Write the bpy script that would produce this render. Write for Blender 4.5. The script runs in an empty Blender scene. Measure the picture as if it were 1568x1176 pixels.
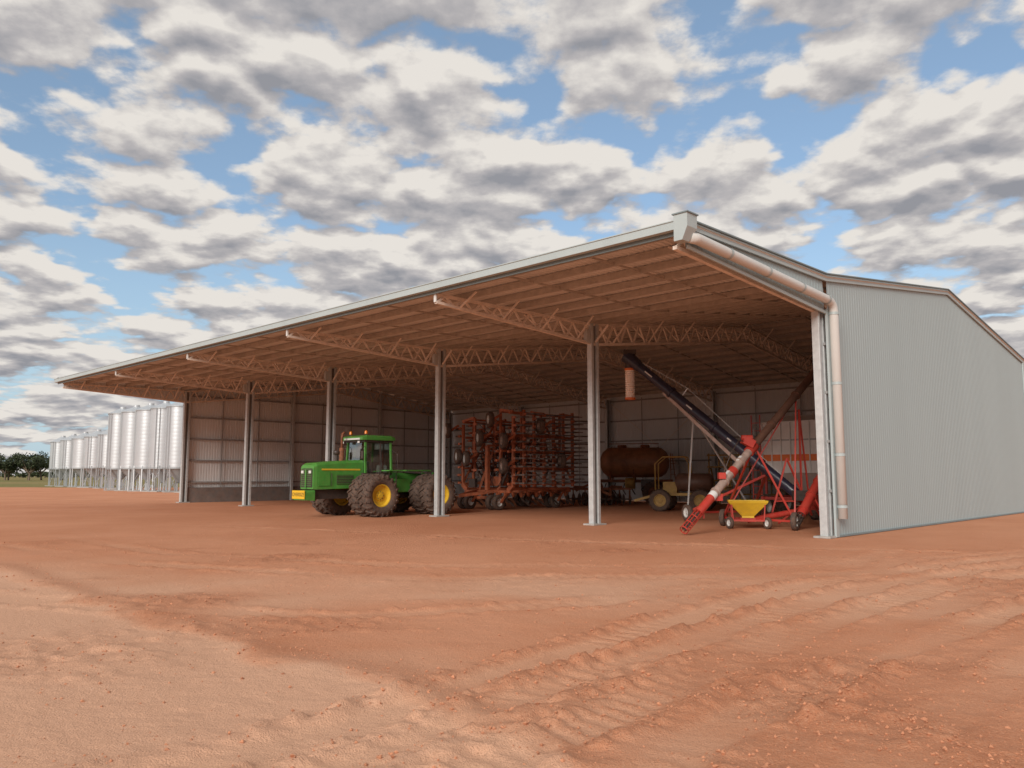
import bpy, math, random
import numpy as np
from mathutils import Vector, Matrix
random.seed(7)
rng = np.random.RandomState(11)
D = bpy.data
scene = bpy.context.scene

# ------------------------------------------------------------------ materials
def nn(nt, t, **kw):
    n = nt.nodes.new(t)
    for k, v in kw.items():
        setattr(n, k, v)
    return n

def mat(name, col, rough=0.5, metal=0.0, var=0.15, scale=3.0, dust=0.0, dustcol=(0.42, 0.20, 0.11),
        bump=0.0, bscale=40, spec=0.5, stretch=None):
    m = D.materials.new(name); m.use_nodes = True
    nt = m.node_tree; b = nt.nodes['Principled BSDF']; L = nt.links
    tc = nn(nt, 'ShaderNodeTexCoord')
    mp = nn(nt, 'ShaderNodeMapping')
    L.new(tc.outputs['Object'], mp.inputs[0])
    if stretch: mp.inputs['Scale'].default_value = stretch
    no = nn(nt, 'ShaderNodeTexNoise'); no.inputs['Scale'].default_value = scale
    no.inputs['Detail'].default_value = 4; no.inputs['Roughness'].default_value = 0.6
    L.new(mp.outputs[0], no.inputs['Vector'])
    cr = nn(nt, 'ShaderNodeValToRGB')
    cr.color_ramp.elements[0].position = 0.3; cr.color_ramp.elements[1].position = 0.7
    cr.color_ramp.elements[0].color = [max(0, c * (1 - var)) for c in col] + [1]
    cr.color_ramp.elements[1].color = [min(1, c * (1 + var)) for c in col] + [1]
    L.new(no.outputs['Fac'], cr.inputs[0])
    out = cr.outputs[0]
    if dust > 0:
        n2 = nn(nt, 'ShaderNodeTexNoise'); n2.inputs['Scale'].default_value = scale * 1.7
        n2.inputs['Detail'].default_value = 5; n2.inputs['Roughness'].default_value = 0.7
        L.new(mp.outputs[0], n2.inputs['Vector'])
        mr = nn(nt, 'ShaderNodeMapRange'); mr.inputs[1].default_value = 0.35; mr.inputs[2].default_value = 0.75
        mr.inputs[3].default_value = dust * 0.3; mr.inputs[4].default_value = min(1, dust * 1.5)
        L.new(n2.outputs['Fac'], mr.inputs[0])
        mx = nn(nt, 'ShaderNodeMixRGB'); mx.inputs[2].default_value = (*dustcol, 1)
        L.new(mr.outputs[0], mx.inputs[0]); L.new(out, mx.inputs[1]); out = mx.outputs[0]
    L.new(out, b.inputs['Base Color'])
    b.inputs['Roughness'].default_value = rough; b.inputs['Metallic'].default_value = metal
    b.inputs['Specular IOR Level'].default_value = spec
    if bump > 0:
        n3 = nn(nt, 'ShaderNodeTexNoise'); n3.inputs['Scale'].default_value = bscale; n3.inputs['Detail'].default_value = 3
        L.new(mp.outputs[0], n3.inputs['Vector'])
        bp = nn(nt, 'ShaderNodeBump'); bp.inputs['Strength'].default_value = bump; bp.inputs['Distance'].default_value = 0.02
        L.new(n3.outputs['Fac'], bp.inputs['Height']); L.new(bp.outputs[0], b.inputs['Normal'])
    return m

M = {}
M['clad'] = mat('cladding_steel', (0.365, 0.43, 0.435), 0.5, 0.0, 0.03, 0.35, dust=0.01, stretch=(1, 1, 0.15))
M['cladin'] = mat('cladding_inside', (0.74, 0.75, 0.75), 0.5, 0.0, 0.05, 0.4, dust=0.03, stretch=(1, 1, 0.3))
M['roof'] = mat('roof_steel', (0.66, 0.63, 0.59), 0.5, 0.0, 0.05, 0.3, dust=0.03)
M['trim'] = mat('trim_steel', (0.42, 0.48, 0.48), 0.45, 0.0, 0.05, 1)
M['trimdark'] = mat('trim_dark_steel', (0.20, 0.25, 0.26), 0.45, 0.0, 0.05, 1)  # darker grey-blue steel of the caps and edge strips
M['pvc'] = mat('pvc_white', (0.64, 0.63, 0.60), 0.35, 0, 0.04, 1, dust=0.02)
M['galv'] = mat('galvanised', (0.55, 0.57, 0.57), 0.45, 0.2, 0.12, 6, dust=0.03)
M['galvdark'] = mat('galvanised_recess_shade', (0.16, 0.155, 0.15), 0.6, 0.2, 0.12, 6, dust=0.05)  # same column steel, with the groove's shade put into its colour
M['truss'] = mat('truss_steel', (0.76, 0.66, 0.57), 0.55, 0.0, 0.15, 4, dust=0.10)
M['purlin'] = mat('purlin_steel', (0.42, 0.37, 0.32), 0.55, 0.0, 0.15, 4, dust=0.06)
M['girt'] = mat('girt_steel', (0.33, 0.33, 0.33), 0.55, 0.1, 0.15, 4, dust=0.05)
M['conc'] = mat('concrete', (0.42, 0.40, 0.37), 0.85, 0, 0.15, 5, bump=0.3)
M['dado'] = mat('dado_panel', (0.17, 0.165, 0.16), 0.8, 0, 0.2, 2, dust=0.2)
M['green'] = mat('green_paint', (0.05, 0.29, 0.045), 0.38, 0, 0.12, 3, dust=0.12)
M['yellow'] = mat('yellow_paint', (0.76, 0.50, 0.03), 0.4, 0, 0.1, 4, dust=0.12)
M['black'] = mat('black_paint', (0.03, 0.03, 0.03), 0.5, 0, 0.3, 5, dust=0.10)
M['rubber'] = mat('rubber', (0.045, 0.044, 0.042), 0.85, 0, 0.3, 6, dust=0.24)
M['rust'] = mat('rust', (0.24, 0.09, 0.045), 0.8, 0, 0.4, 5, bump=0.3)
M['white'] = mat('white_paint', (0.70, 0.70, 0.68), 0.4, 0, 0.05, 3, dust=0.08)
M['orangelamp'] = mat('amber_lens', (0.85, 0.25, 0.02), 0.25, 0, 0.05, 3)
M['signy'] = mat('sign_yellow', (0.80, 0.48, 0.02), 0.5, 0, 0.05, 3)
M['redor'] = mat('orange_red_paint', (0.46, 0.115, 0.045), 0.6, 0, 0.45, 4, dust=0.28, dustcol=(0.34, 0.18, 0.11))
M['steel'] = mat('worn_steel', (0.10, 0.09, 0.085), 0.5, 0.3, 0.3, 8, dust=0.15)
M['tank'] = mat('tank_rusty', (0.30, 0.11, 0.05), 0.5, 0, 0.45, 1.6, dust=0.25, dustcol=(0.48, 0.30, 0.16))
M['navy'] = mat('navy_paint', (0.018, 0.024, 0.05), 0.3, 0, 0.2, 3, dust=0.04)
M['red'] = mat('red_paint', (0.46, 0.03, 0.024), 0.38, 0, 0.15, 3, dust=0.14)
M['tubegrey'] = mat('tube_faded', (0.42, 0.33, 0.29), 0.5, 0.2, 0.3, 5, dust=0.2)
M['tubebrown'] = mat('tube_brown', (0.11, 0.055, 0.04), 0.5, 0, 0.3, 3, dust=0.15)
M['hose'] = mat('spout_hose', (0.92, 0.80, 0.72), 0.6, 0, 0.06, 3)
M['orange'] = mat('orange_paint', (0.75, 0.17, 0.03), 0.5, 0, 0.1, 3, dust=0.1)
M['oldyellow'] = mat('old_yellow', (0.44, 0.28, 0.06), 0.6, 0, 0.3, 4, dust=0.3)
M['silo'] = mat('silo_steel', (0.58, 0.61, 0.63), 0.38, 0.45, 0.05, 0.6, dust=0.0)
M['silodark'] = mat('silo_trim', (0.36, 0.38, 0.39), 0.5, 0.3, 0.1, 1)
M['seat'] = mat('seat_vinyl', (0.05, 0.045, 0.04), 0.7)
M['leaf'] = mat('leaf', (0.045, 0.06, 0.022), 0.7, 0, 0.5, 0.7)
M['bark'] = mat('bark', (0.20, 0.15, 0.11), 0.9, 0, 0.3, 3)
def glassmat():
    m = D.materials.new('cab_glass'); m.use_nodes = True; nt = m.node_tree
    nt.nodes.clear(); L = nt.links
    o = nn(nt, 'ShaderNodeOutputMaterial'); mx = nn(nt, 'ShaderNodeMixShader')
    t = nn(nt, 'ShaderNodeBsdfTransparent'); t.inputs[0].default_value = (0.74, 0.84, 0.78, 1)
    g = nn(nt, 'ShaderNodeBsdfGlossy'); g.inputs['Roughness'].default_value = 0.03
    f = nn(nt, 'ShaderNodeFresnel'); f.inputs[0].default_value = 1.5
    a = nn(nt, 'ShaderNodeMath', operation='ADD'); a.inputs[1].default_value = 0.26
    L.new(f.outputs[0], a.inputs[0]); L.new(a.outputs[0], mx.inputs[0])
    L.new(t.outputs[0], mx.inputs[1]); L.new(g.outputs[0], mx.inputs[2]); L.new(mx.outputs[0], o.inputs[0])
    return m
M['glass'] = glassmat()

# ------------------------------------------------------------------ mesh builder
class MB:
    def __init__(s): s.v = []; s.f = []; s.m = []; s.sm = []; s.mats = []
    def mi(s, k):
        if k not in s.mats: s.mats.append(k)
        return s.mats.index(k)
    def add(s, vs, fs, k, smooth=False):
        o = len(s.v); i = s.mi(k)
        s.v.extend([tuple(x) for x in vs])
        for f in fs:
            s.f.append(tuple(o + j for j in f)); s.m.append(i); s.sm.append(smooth)
    def box(s, c, d, k, R=None):
        c = Vector(c); hx, hy, hz = d[0] / 2, d[1] / 2, d[2] / 2
        vs = [Vector((x, y, z)) for x in (-hx, hx) for y in (-hy, hy) for z in (-hz, hz)]
        if R is not None: vs = [R @ p for p in vs]
        s.add([c + p for p in vs], [(0, 1, 3, 2), (4, 6, 7, 5), (0, 4, 5, 1), (2, 3, 7, 6), (0, 2, 6, 4), (1, 5, 7, 3)], k)
    def beam(s, p, q, w, h, k, up=(0, 0, 1)):
        p = Vector(p); q = Vector(q); a = (q - p)
        L = a.length
        if L < 1e-6: return
        a.normalize(); u = Vector(up)
        if abs(a.dot(u)) > 0.98: u = Vector((0, 1, 0)) if abs(a.y) < 0.9 else Vector((1, 0, 0))
        b = a.cross(u).normalized(); c = b.cross(a).normalized()
        vs = []
        for e in (p, q):
            for (i, j) in ((-1, -1), (1, -1), (1, 1), (-1, 1)):
                vs.append(e + b * (i * w / 2) + c * (j * h / 2))
        s.add(vs, [(0, 3, 2, 1), (4, 5, 6, 7), (0, 1, 5, 4), (1, 2, 6, 5), (2, 3, 7, 6), (3, 0, 4, 7)], k)
    def lathe(s, prof, c, axis, k, n=24, smooth=True, e1=None):
        c = Vector(c); a = Vector(axis).normalized()
        if e1 is None: e1 = a.orthogonal().normalized()
        e2 = a.cross(e1)
        vs = []
        for (off, r) in prof:
            for i in range(n):
                t = 2 * math.pi * i / n
                vs.append(c + a * off + (e1 * math.cos(t) + e2 * math.sin(t)) * r)
        fs = []
        for j in range(len(prof) - 1):
            for i in range(n):
                i2 = (i + 1) % n
                fs.append((j * n + i, j * n + i2, (j + 1) * n + i2, (j + 1) * n + i))
        s.add(vs, fs, k, smooth)
    def tube(s, p, q, r, k, n=10, r2=None):
        p = Vector(p); q = Vector(q); L = (q - p).length
        r2 = r if r2 is None else r2
        s.lathe([(0, 0.0001), (0, r)], p, q - p, k, n, False)
        s.lathe([(0, r), (L, r2)], p, q - p, k, n, True)
        s.lathe([(L, r2), (L, 0.0001)], p, q - p, k, n, False)
    def path(s, pts, r, k, n=8):
        pts = [Vector(p) for p in pts]
        N = len(pts); vs = []
        ref = None
        for i, p in enumerate(pts):
            a = (pts[min(i + 1, N - 1)] - pts[max(i - 1, 0)]).normalized()
            if ref is None: ref = a.orthogonal().normalized()
            ref = (ref - a * ref.dot(a)).normalized(); e2 = a.cross(ref)
            for j in range(n):
                t = 2 * math.pi * j / n
                vs.append(p + (ref * math.cos(t) + e2 * math.sin(t)) * r)
        fs = [(i * n + j, i * n + (j + 1) % n, (i + 1) * n + (j + 1) % n, (i + 1) * n + j) for i in range(N - 1) for j in range(n)]
        fs += [tuple(range(n))[::-1], tuple((N - 1) * n + j for j in range(n))]
        s.add(vs, fs, k, True)
    def loft(s, secs, k, smooth=False):
        n = len(secs[0]); vs = [p for sec in secs for p in sec]
        fs = [(i * n + j, i * n + (j + 1) % n, (i + 1) * n + (j + 1) % n, (i + 1) * n + j) for i in range(len(secs) - 1) for j in range(n)]
        fs += [tuple(range(n))[::-1], tuple((len(secs) - 1) * n + j for j in range(n))]
        s.add(vs, fs, k, smooth)
    def quad(s, a, b, c, d, k): s.add([a, b, c, d], [(0, 1, 2, 3)], k)
    def make(s, name, parent=None, bevel=0, recalc=True):
        me = D.meshes.new(name); me.from_pydata(s.v, [], s.f)
        for k in s.mats: me.materials.append(M[k])
        me.polygons.foreach_set('material_index', s.m)
        me.polygons.foreach_set('use_smooth', s.sm)
        me.update()
        if recalc:
            import bmesh
            bm = bmesh.new(); bm.from_mesh(me); bmesh.ops.recalc_face_normals(bm, faces=bm.faces); bm.to_mesh(me); bm.free()
        o = D.objects.new(name, me); scene.collection.objects.link(o)
        if parent: o.parent = parent
        if bevel:
            b = o.modifiers.new('bev', 'BEVEL'); b.width = bevel; b.segments = 2; b.limit_method = 'ANGLE'; b.angle_limit = 0.8
        return o

def empty(name, loc=(0, 0, 0), rz=0, s=1):
    e = D.objects.new(name, None); scene.collection.objects.link(e)
    e.location = loc; e.rotation_euler = (0, 0, rz); e.scale = (s, s, s); e.empty_display_size = 0.2
    return e

def wheel(mb, c, axis, R, w, rimR, tyre='rubber', rim='yellow', lugs=0, side=1, n=36):
    c = Vector(c); a = Vector(axis).normalized() * side
    e1 = a.cross(Vector((0, 0, 1)))
    if e1.length < 0.1: e1 = Vector((1, 0, 0))
    e1.normalize(); e2 = a.cross(e1)
    h = w / 2; d = R - rimR
    k = R * 0.97 if lugs else R
    prof = [(-h * .7, rimR), (-h * .95, rimR + .2 * d), (-h, rimR + .5 * d), (-h * .94, rimR + .8 * d), (-h * .78, k - .04 * d), (0, k),
            (h * .78, k - .04 * d), (h * .94, rimR + .8 * d), (h, rimR + .5 * d), (h * .95, rimR + .2 * d), (h * .7, rimR)]
    mb.lathe(prof, c, a, tyre, n, True, e1)
    mb.lathe([(h * .74, rimR * 1.03), (h * .74, rimR * .95), (h * .25, rimR * .88), (h * .15, rimR * .5), (h * .35, rimR * .45), (h * .4, rimR * .22), (h * .55, rimR * .2), (h * .55, 0.001)],
             c, a, rim, n, False, e1)
    mb.lathe([(-h * .74, rimR * 1.03), (-h * .74, rimR * .95), (-h * .1, rimR * .88), (-h * .1, 0.001)], c, a, rim, n, False, e1)
    for i in range(8):
        t = i * math.pi / 4
        p = c + (e1 * math.cos(t) + e2 * math.sin(t)) * rimR * .36 + a * h * .33
        mb.tube(p, p + a * h * .12, rimR * .035, 'steel', 6)
    if lugs:
        def pt(off, r, t): return c + a * off + (e1 * math.cos(t) + e2 * math.sin(t)) * r
        for sd in (-1, 1):
            for i in range(lugs):
                t = 2 * math.pi * (i + (0.5 if sd > 0 else 0)) / lugs
                P = [pt(sd * -0.03, k + .015, t), pt(sd * h * .45, k + .012, t + .10), pt(sd * h * .86, k - .02, t + .17), pt(sd * h * 1.0, k - .35 * d, t + .18)]
                for j in range(3):
                    up = (P[j] - c); up = up - a * up.dot(a)
                    if j == 2: up = up + a * sd * up.length
                    mb.beam(P[j], P[j + 1], 0.07 * R / .9, .085 * R / .9, tyre, up)

# ------------------------------------------------------------------ camera
cam = D.cameras.new('camera'); co = D.objects.new('camera', cam); scene.collection.objects.link(co)
co.location = (0, 0, 1.8); co.rotation_euler = (math.radians(90 + 6.46), 0, 0)
cam.sensor_width = 36; cam.lens = 36 * 1237 / 1568; cam.clip_end = 9000; cam.clip_start = 0.05
scene.camera = co
scene.view_settings.view_transform = 'Standard'
scene.view_settings.look = 'None'; scene.view_settings.exposure = 0; scene.view_settings.gamma = 1

# ------------------------------------------------------------------ sun + sky
S = Vector((-0.40, -0.92, 0)).normalized(); el = math.radians(25)
S = Vector((S.x * math.cos(el), S.y * math.cos(el), math.sin(el)))
sl = D.lights.new('sun', 'SUN'); sl.energy = 2.8; sl.angle = math.radians(26); sl.color = (1, 0.95, 0.88)
so = D.objects.new('sun', sl); scene.collection.objects.link(so)
so.rotation_euler = S.to_track_quat('Z', 'Y').to_euler(); so.location = (-10, -20, 30)

W = D.worlds.new('World'); scene.world = W; W.use_nodes = True
try:
    W.cycles.sampling_method = 'NONE'
except Exception as ex: print('ws', ex)
nt = W.node_tree; nt.nodes.clear(); L = nt.links
out = nn(nt, 'ShaderNodeOutputWorld'); bg = nn(nt, 'ShaderNodeBackground'); bg.inputs[1].default_value = 0.14
L.new(bg.outputs[0], out.inputs[0])
sky = nn(nt, 'ShaderNodeTexSky'); sky.sky_type = 'NISHITA'; sky.sun_disc = False
sky.sun_elevation = el; sky.sun_rotation = math.atan2(S.x, S.y); sky.air_density = 1.0; sky.dust_density = 0.6; sky.ozone_density = 1.5
def mth(nt, op, a, b=None, c=None, clamp=False):
    n = nt.nodes.new('ShaderNodeMath'); n.operation = op; n.use_clamp = clamp
    for i, x in enumerate((a, b, c)):
        if x is None: continue
        if isinstance(x, (int, float)): n.inputs[i].default_value = x
        else: nt.links.new(x, n.inputs[i])
    return n.outputs[0]
HOLES = [(-.83,1.55,.26,.26),(-.60,1.2,.12,.20),(-.12,1.31,.13,.18),(.48,1.42,.13,.22),(.87,1.50,.18,.24),(-.145,1.84,.17,.22),(-.80,1.92,.17,.20)]
G = D.node_groups.new('cloud_density', 'ShaderNodeTree')
G.interface.new_socket('P', in_out='INPUT', socket_type='NodeSocketVector')
G.interface.new_socket('D', in_out='OUTPUT', socket_type='NodeSocketFloat')
gi = nn(G, 'NodeGroupInput'); go = nn(G, 'NodeGroupOutput')
def noi(scale, det, ro=.55, vec=None):
    n = nn(G, 'ShaderNodeTexNoise'); n.noise_dimensions = '2D'; n.inputs['Scale'].default_value = scale; n.inputs['Detail'].default_value = det; n.inputs['Roughness'].default_value = ro
    G.links.new(vec or gi.outputs[0], n.inputs['Vector']); return n
w1 = noi(2.8, 2)
sc = nn(G, 'ShaderNodeVectorMath', operation='SCALE'); sc.inputs['Scale'].default_value = 0.26
G.links.new(w1.outputs['Color'], sc.inputs[0])
w2 = noi(14, 2)
sc2 = nn(G, 'ShaderNodeVectorMath', operation='SCALE'); sc2.inputs['Scale'].default_value = 0.06
G.links.new(w2.outputs['Color'], sc2.inputs[0])
ad0 = nn(G, 'ShaderNodeVectorMath', operation='ADD'); G.links.new(gi.outputs[0], ad0.inputs[0]); G.links.new(sc.outputs[0], ad0.inputs[1])
ad = nn(G, 'ShaderNodeVectorMath', operation='ADD'); G.links.new(ad0.outputs[0], ad.inputs[0]); G.links.new(sc2.outputs[0], ad.inputs[1])
n1 = noi(1.2, 1)
def vor(scale, sm):
    v1 = nn(G, 'ShaderNodeTexVoronoi'); v1.voronoi_dimensions = '2D'; v1.feature = 'SMOOTH_F1' if sm else 'F1'; v1.inputs['Scale'].default_value = scale
    if sm: v1.inputs['Smoothness'].default_value = sm
    G.links.new(ad.outputs[0], v1.inputs['Vector']); return v1.outputs['Distance']
n2 = noi(11, 5, .6)
s_ = mth(G, 'ADD', mth(G, 'ADD', mth(G, 'MULTIPLY', n1.outputs['Fac'], .38), mth(G, 'MULTIPLY', vor(4.0, .25), -0.74)), mth(G, 'ADD', mth(G, 'MULTIPLY', vor(10, 0), -0.24), mth(G, 'MULTIPLY', n2.outputs['Fac'], 0.40)))
for (hx, hy, hr, ha) in HOLES:
    vd = nn(G, 'ShaderNodeVectorMath', operation='DISTANCE'); G.links.new(ad.outputs[0], vd.inputs[0]); vd.inputs[1].default_value = (hx + .16, hy + .16, 0)
    mr_ = nn(G, 'ShaderNodeMapRange'); G.links.new(vd.outputs['Value'], mr_.inputs[0])
    mr_.inputs[1].default_value = 0; mr_.inputs[2].default_value = hr * 1.3; mr_.inputs[3].default_value = ha; mr_.inputs[4].default_value = 0
    s_ = mth(G, 'SUBTRACT', s_, mr_.outputs[0])
G.links.new(s_, go.inputs[0])
tc = nn(nt, 'ShaderNodeTexCoord'); sx = nn(nt, 'ShaderNodeSeparateXYZ'); L.new(tc.outputs['Generated'], sx.inputs[0])
zc = mth(nt, 'MAXIMUM', sx.outputs[2], 0.0)
zz = mth(nt, 'ADD', zc, 0.16)
px = mth(nt, 'DIVIDE', sx.outputs[0], zz); py = mth(nt, 'DIVIDE', sx.outputs[1], zz)
cb = nn(nt, 'ShaderNodeCombineXYZ'); L.new(px, cb.inputs[0]); L.new(py, cb.inputs[1])
def dens(scale):
    vm = nn(nt, 'ShaderNodeVectorMath', operation='MULTIPLY'); vm.inputs[1].default_value = (scale, scale, 1)
    L.new(cb.outputs[0], vm.inputs[0])
    g = nn(nt, 'ShaderNodeGroup'); g.node_tree = G; L.new(vm.outputs[0], g.inputs[0]); return g.outputs[0]
d0 = dens(1.0); d1 = dens(0.96)
T = -0.31
cov = nn(nt, 'ShaderNodeMapRange'); cov.interpolation_type = 'SMOOTHSTEP'
cov.inputs[1].default_value = T; cov.inputs[2].default_value = T + .20; L.new(d0, cov.inputs[0])
lit = mth(nt, 'MULTIPLY', mth(nt, 'SUBTRACT', d0, d1), 2.2)
thick = nn(nt, 'ShaderNodeMapRange'); thick.inputs[1].default_value = T + .14; thick.inputs[2].default_value = T + .58
thick.inputs[3].default_value = 0.78; thick.inputs[4].default_value = 0.44; L.new(d0, thick.inputs[0])
shade = mth(nt, 'ADD', thick.outputs[0], lit, clamp=True)
cc = nn(nt, 'ShaderNodeValToRGB'); e = cc.color_ramp.elements
e[0].position = 0.0; e[0].color = (0.30, 0.305, 0.335, 1); e[1].position = 1.0; e[1].color = (0.80, 0.76, 0.71, 1)
m_ = cc.color_ramp.elements.new(0.5); m_.color = (0.48, 0.46, 0.465, 1)
L.new(shade, cc.inputs[0])
cs = nn(nt, 'ShaderNodeVectorMath', operation='SCALE'); cs.inputs['Scale'].default_value = 7.14; L.new(cc.outputs[0], cs.inputs[0])
hz = nn(nt, 'ShaderNodeMapRange'); L.new(zc, hz.inputs[0]); hz.inputs[1].default_value = 0; hz.inputs[2].default_value = .30; hz.inputs[3].default_value = .85; hz.inputs[4].default_value = .22
sk2 = nn(nt, 'ShaderNodeMixRGB'); sk2.inputs[2].default_value = (3.0, 4.2, 5.2, 1); L.new(hz.outputs[0], sk2.inputs[0]); L.new(sky.outputs[0], sk2.inputs[1])
mx = nn(nt, 'ShaderNodeMixRGB'); L.new(cov.outputs[0], mx.inputs[0]); L.new(sk2.outputs[0], mx.inputs[1]); L.new(cs.outputs[0], mx.inputs[2])
L.new(mx.outputs[0], bg.inputs[0])

# ------------------------------------------------------------------ ground
tab = rng.rand(256, 256)
def vn(x, y, s=0):
    x = x + s * 17.3; y = y + s * 9.1
    xi = np.floor(x).astype(int); yi = np.floor(y).astype(int); fx = x - xi; fy = y - yi
    fx = fx * fx * (3 - 2 * fx); fy = fy * fy * (3 - 2 * fy)
    a = tab[xi % 256, yi % 256]; b = tab[(xi + 1) % 256, yi % 256]; c = tab[xi % 256, (yi + 1) % 256]; d = tab[(xi + 1) % 256, (yi + 1) % 256]
    return (a * (1 - fx) + b * fx) * (1 - fy) + (c * (1 - fx) + d * fx) * fy
def fbm(x, y, o=4, s=0):
    r = 0; a = 0.5
    for i in range(o): r = r + a * vn(x * 2 ** i, y * 2 ** i, s + i); a *= 0.5
    return r
def grow(start, step, ratio, end):
    r = []; x = start
    while x < end: x += step; step *= ratio; r.append(x)
    return r
xs = list(np.arange(-5.5, 8.5, 0.045)); xs = [-v for v in grow(5.5, 0.045, 1.025, 4000)][::-1] + xs + grow(8.5, 0.045, 1.025, 4000)
ys = [3 - v for v in grow(0, 0.3, 1.3, 300)][::-1] + [3.0]
y = 3.0
while y < 4500:
    y += max(0.03, y * (0.005 if y < 35 else 0.03)); ys.append(y)
xs = np.array(xs); ys = np.array(ys)
X, Y = np.meshgrid(xs, ys)
def polydist(P):
    best = np.full(X.shape, 1e9); ss = np.zeros(X.shape); sd = np.zeros(X.shape); acc = 0
    for (a, b) in zip(P[:-1], P[1:]):
        a = np.array(a); b = np.array(b); d = b - a; l = np.hypot(*d); d = d / l
        t = np.clip((X - a[0]) * d[0] + (Y - a[1]) * d[1], 0, l)
        ex = X - a[0] - d[0] * t; ey = Y - a[1] - d[1] * t; q = np.hypot(ex, ey); m = q < best
        best = np.where(m, q, best); ss = np.where(m, acc + t, ss); sd = np.where(m, np.sign(ex * d[1] - ey * d[0]), sd); acc += l
    return best, ss, sd
near = np.clip((60 - np.hypot(X, Y)) / 30, 0, 1)
ca, sa = math.cos(math.radians(-44.27)), math.sin(math.radians(-44.27))
lx = (X - 9.27) * ca + (Y - 23.84) * sa; ly = -(X - 9.27) * sa + (Y - 23.84) * ca
out_d = np.clip(np.maximum(lx - 0.5, -ly - 0.5) / 6, 0, 1)
rough = np.clip(fbm(X * .25, Y * .25, 4, 5) * 3.2 - 1.2, 0, 1)
Z = (0.06 * (fbm(X * .12, Y * .12, 3, 1) - .45) + 0.040 * (fbm(X * .9, Y * .9, 4, 2) - .45) * (0.3 + rough)) * near * (0.1 + .9 * out_d)
Z = Z + 0.020 * (fbm(X * 7, Y * 7, 3, 3) - .45) * near * (0.25 + 1.2 * rough) * (0.3 + .7 * out_d)
track = np.zeros(X.shape); loose = np.zeros(X.shape)
trk = [
    [(-3.2, 4.0), (-1.2, 6.1), (-.14, 7.55), (1.69, 9.93), (4.95, 13.7), (11.65, 18.7), (24, 25)],
    [(-1.6, 4.0), (.5, 6.2), (1.7, 7.7), (3.3, 9.6), (6.5, 13.0), (13, 17.5), (26, 23)],
    [(0.3, 4.3), (1.33, 5.82), (3.6, 8.2), (7.05, 11.4), (13, 15.5), (25, 20)],
    [(1.6, 4.3), (2.7, 5.8), (5.0, 8.0), (8.3, 10.8), (15, 14.5), (26, 18)],
    [(-13, 24), (-8, 19), (-2, 16.5), (4, 16.5), (10, 18.3), (20, 24)],
    [(-14, 22), (-8, 17), (-2, 14.5), (5, 14.9), (11, 16.9), (20, 22)],
    [(-9, 13), (-5.5, 11.5), (-2.4, 10.6), (1, 11.6), (5, 14.6), (9, 19.5)],
    [(-12, 30), (-6, 27), (0, 23), (6, 21), (13, 18.5), (24, 17)],
    [(-2.4, 4.0), (-.4, 6.1), (.7, 7.6), (2.6, 9.8), (5.8, 13.4), (12.4, 18.1), (25, 24)],
]
for i, P in enumerate(trk):
    wx = 0.45 * (fbm(X * .35, Y * .35, 3, 30 + i) - .47)
    d, s, sg = polydist(P); d = np.abs(d + wx)
    patch = np.clip(fbm(X * .45, Y * .45, 3, 45 + i) * 4 - 1.3, 0, 1)
    strength = (1.0 if (i < 4 or i == 8) else 0.55) * (0.25 + .75 * patch)
    hw = 0.28
    inside = np.clip((hw - d) / .08, 0, 1)
    rim = np.exp(-((d - hw - .10) / .12) ** 2)
    crumb = np.clip(2.8 * fbm(X * 6, Y * 6, 3, 50 + i) - .85, 0, 1)
    lugm = np.clip(fbm(X * .8, Y * .8, 3, 70 + i) * 5 - 1.8, 0, 1)
    lug = np.clip(np.sin(2 * math.pi * (s / .22) + d * 10 + 5 * fbm(X * 1.3, Y * 1.3, 2, 80 + i)), 0, 1) * (.4 + .9 * vn(X * 5, Y * 5, 97))
    Z = Z + strength * near * (-0.026 * inside + 0.080 * rim * crumb + 0.028 * lug * inside * lugm)
    track = np.maximum(track, strength * inside * (1 - .6 * np.clip(lug * lugm, 0, 1)))
    loose = np.maximum(loose, strength * np.maximum(rim * (.3 + .7 * crumb), 0.6 * np.clip(lug * lugm, 0, 1) * inside))
brk = np.clip(fbm(X * .38 + 9, Y * .5, 4, 90) * 6 - 3.0, 0, 1) * np.clip((26 - Y) / 6, 0, 1) * out_d
Z = Z + brk * .060 * np.clip(2.6 * fbm(X * 5, Y * 5, 4, 95) - .9, 0, 1) * near
loose = np.maximum(loose, brk * .85)
pb = [(-40, 20), (-16, 17.5), (-10.0, 16.1), (-7.1, 12.95), (-3.47, 9.52), (-2.3, 8.06), (-1.05, 7.32), (-.53, 6.61), (0.3, 5.6), (0.8, 4.0)]
bx = np.array([p[0] for p in pb]); by = np.array([p[1] for p in pb])
bound = np.interp(X, bx, by)
pale = np.clip((bound - Y + 1.3 * (fbm(X * .8, Y * .8, 5, 8) - .47)) / .3, 0, 1) * (X < 1.2) * (Y > 0)
ridge = np.exp(-((bound - Y) / .35) ** 2) * (X < 0.5) * (X > -12)
Z = Z + ridge * .06 * fbm(X * 3, Y * 3, 4, 12) - pale * 0.025
loose = loose * (1 - .7 * pale)
loose = np.maximum(loose, .5 * np.exp(-((bound - Y + .45) / .35) ** 2) * (X < 0.3) * (X > -12) * (1 - pale))
pale2 = np.clip(fbm(X * .22 + 3, Y * .30, 4, 21) * 4 - 1.75, 0, 1) * np.clip((19 - Y) / 5, 0, 1)
pale = np.maximum(pale, pale2 * .8)
Z = np.where((np.abs(lx - 0) < 0.3) & (ly > 0), np.minimum(Z, 0.0), Z)
nx, ny = len(xs), len(ys)
co_ = np.stack([X, Y, Z], -1).reshape(-1, 3).astype(np.float32)
idx = np.arange(nx * ny).reshape(ny, nx)
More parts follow.
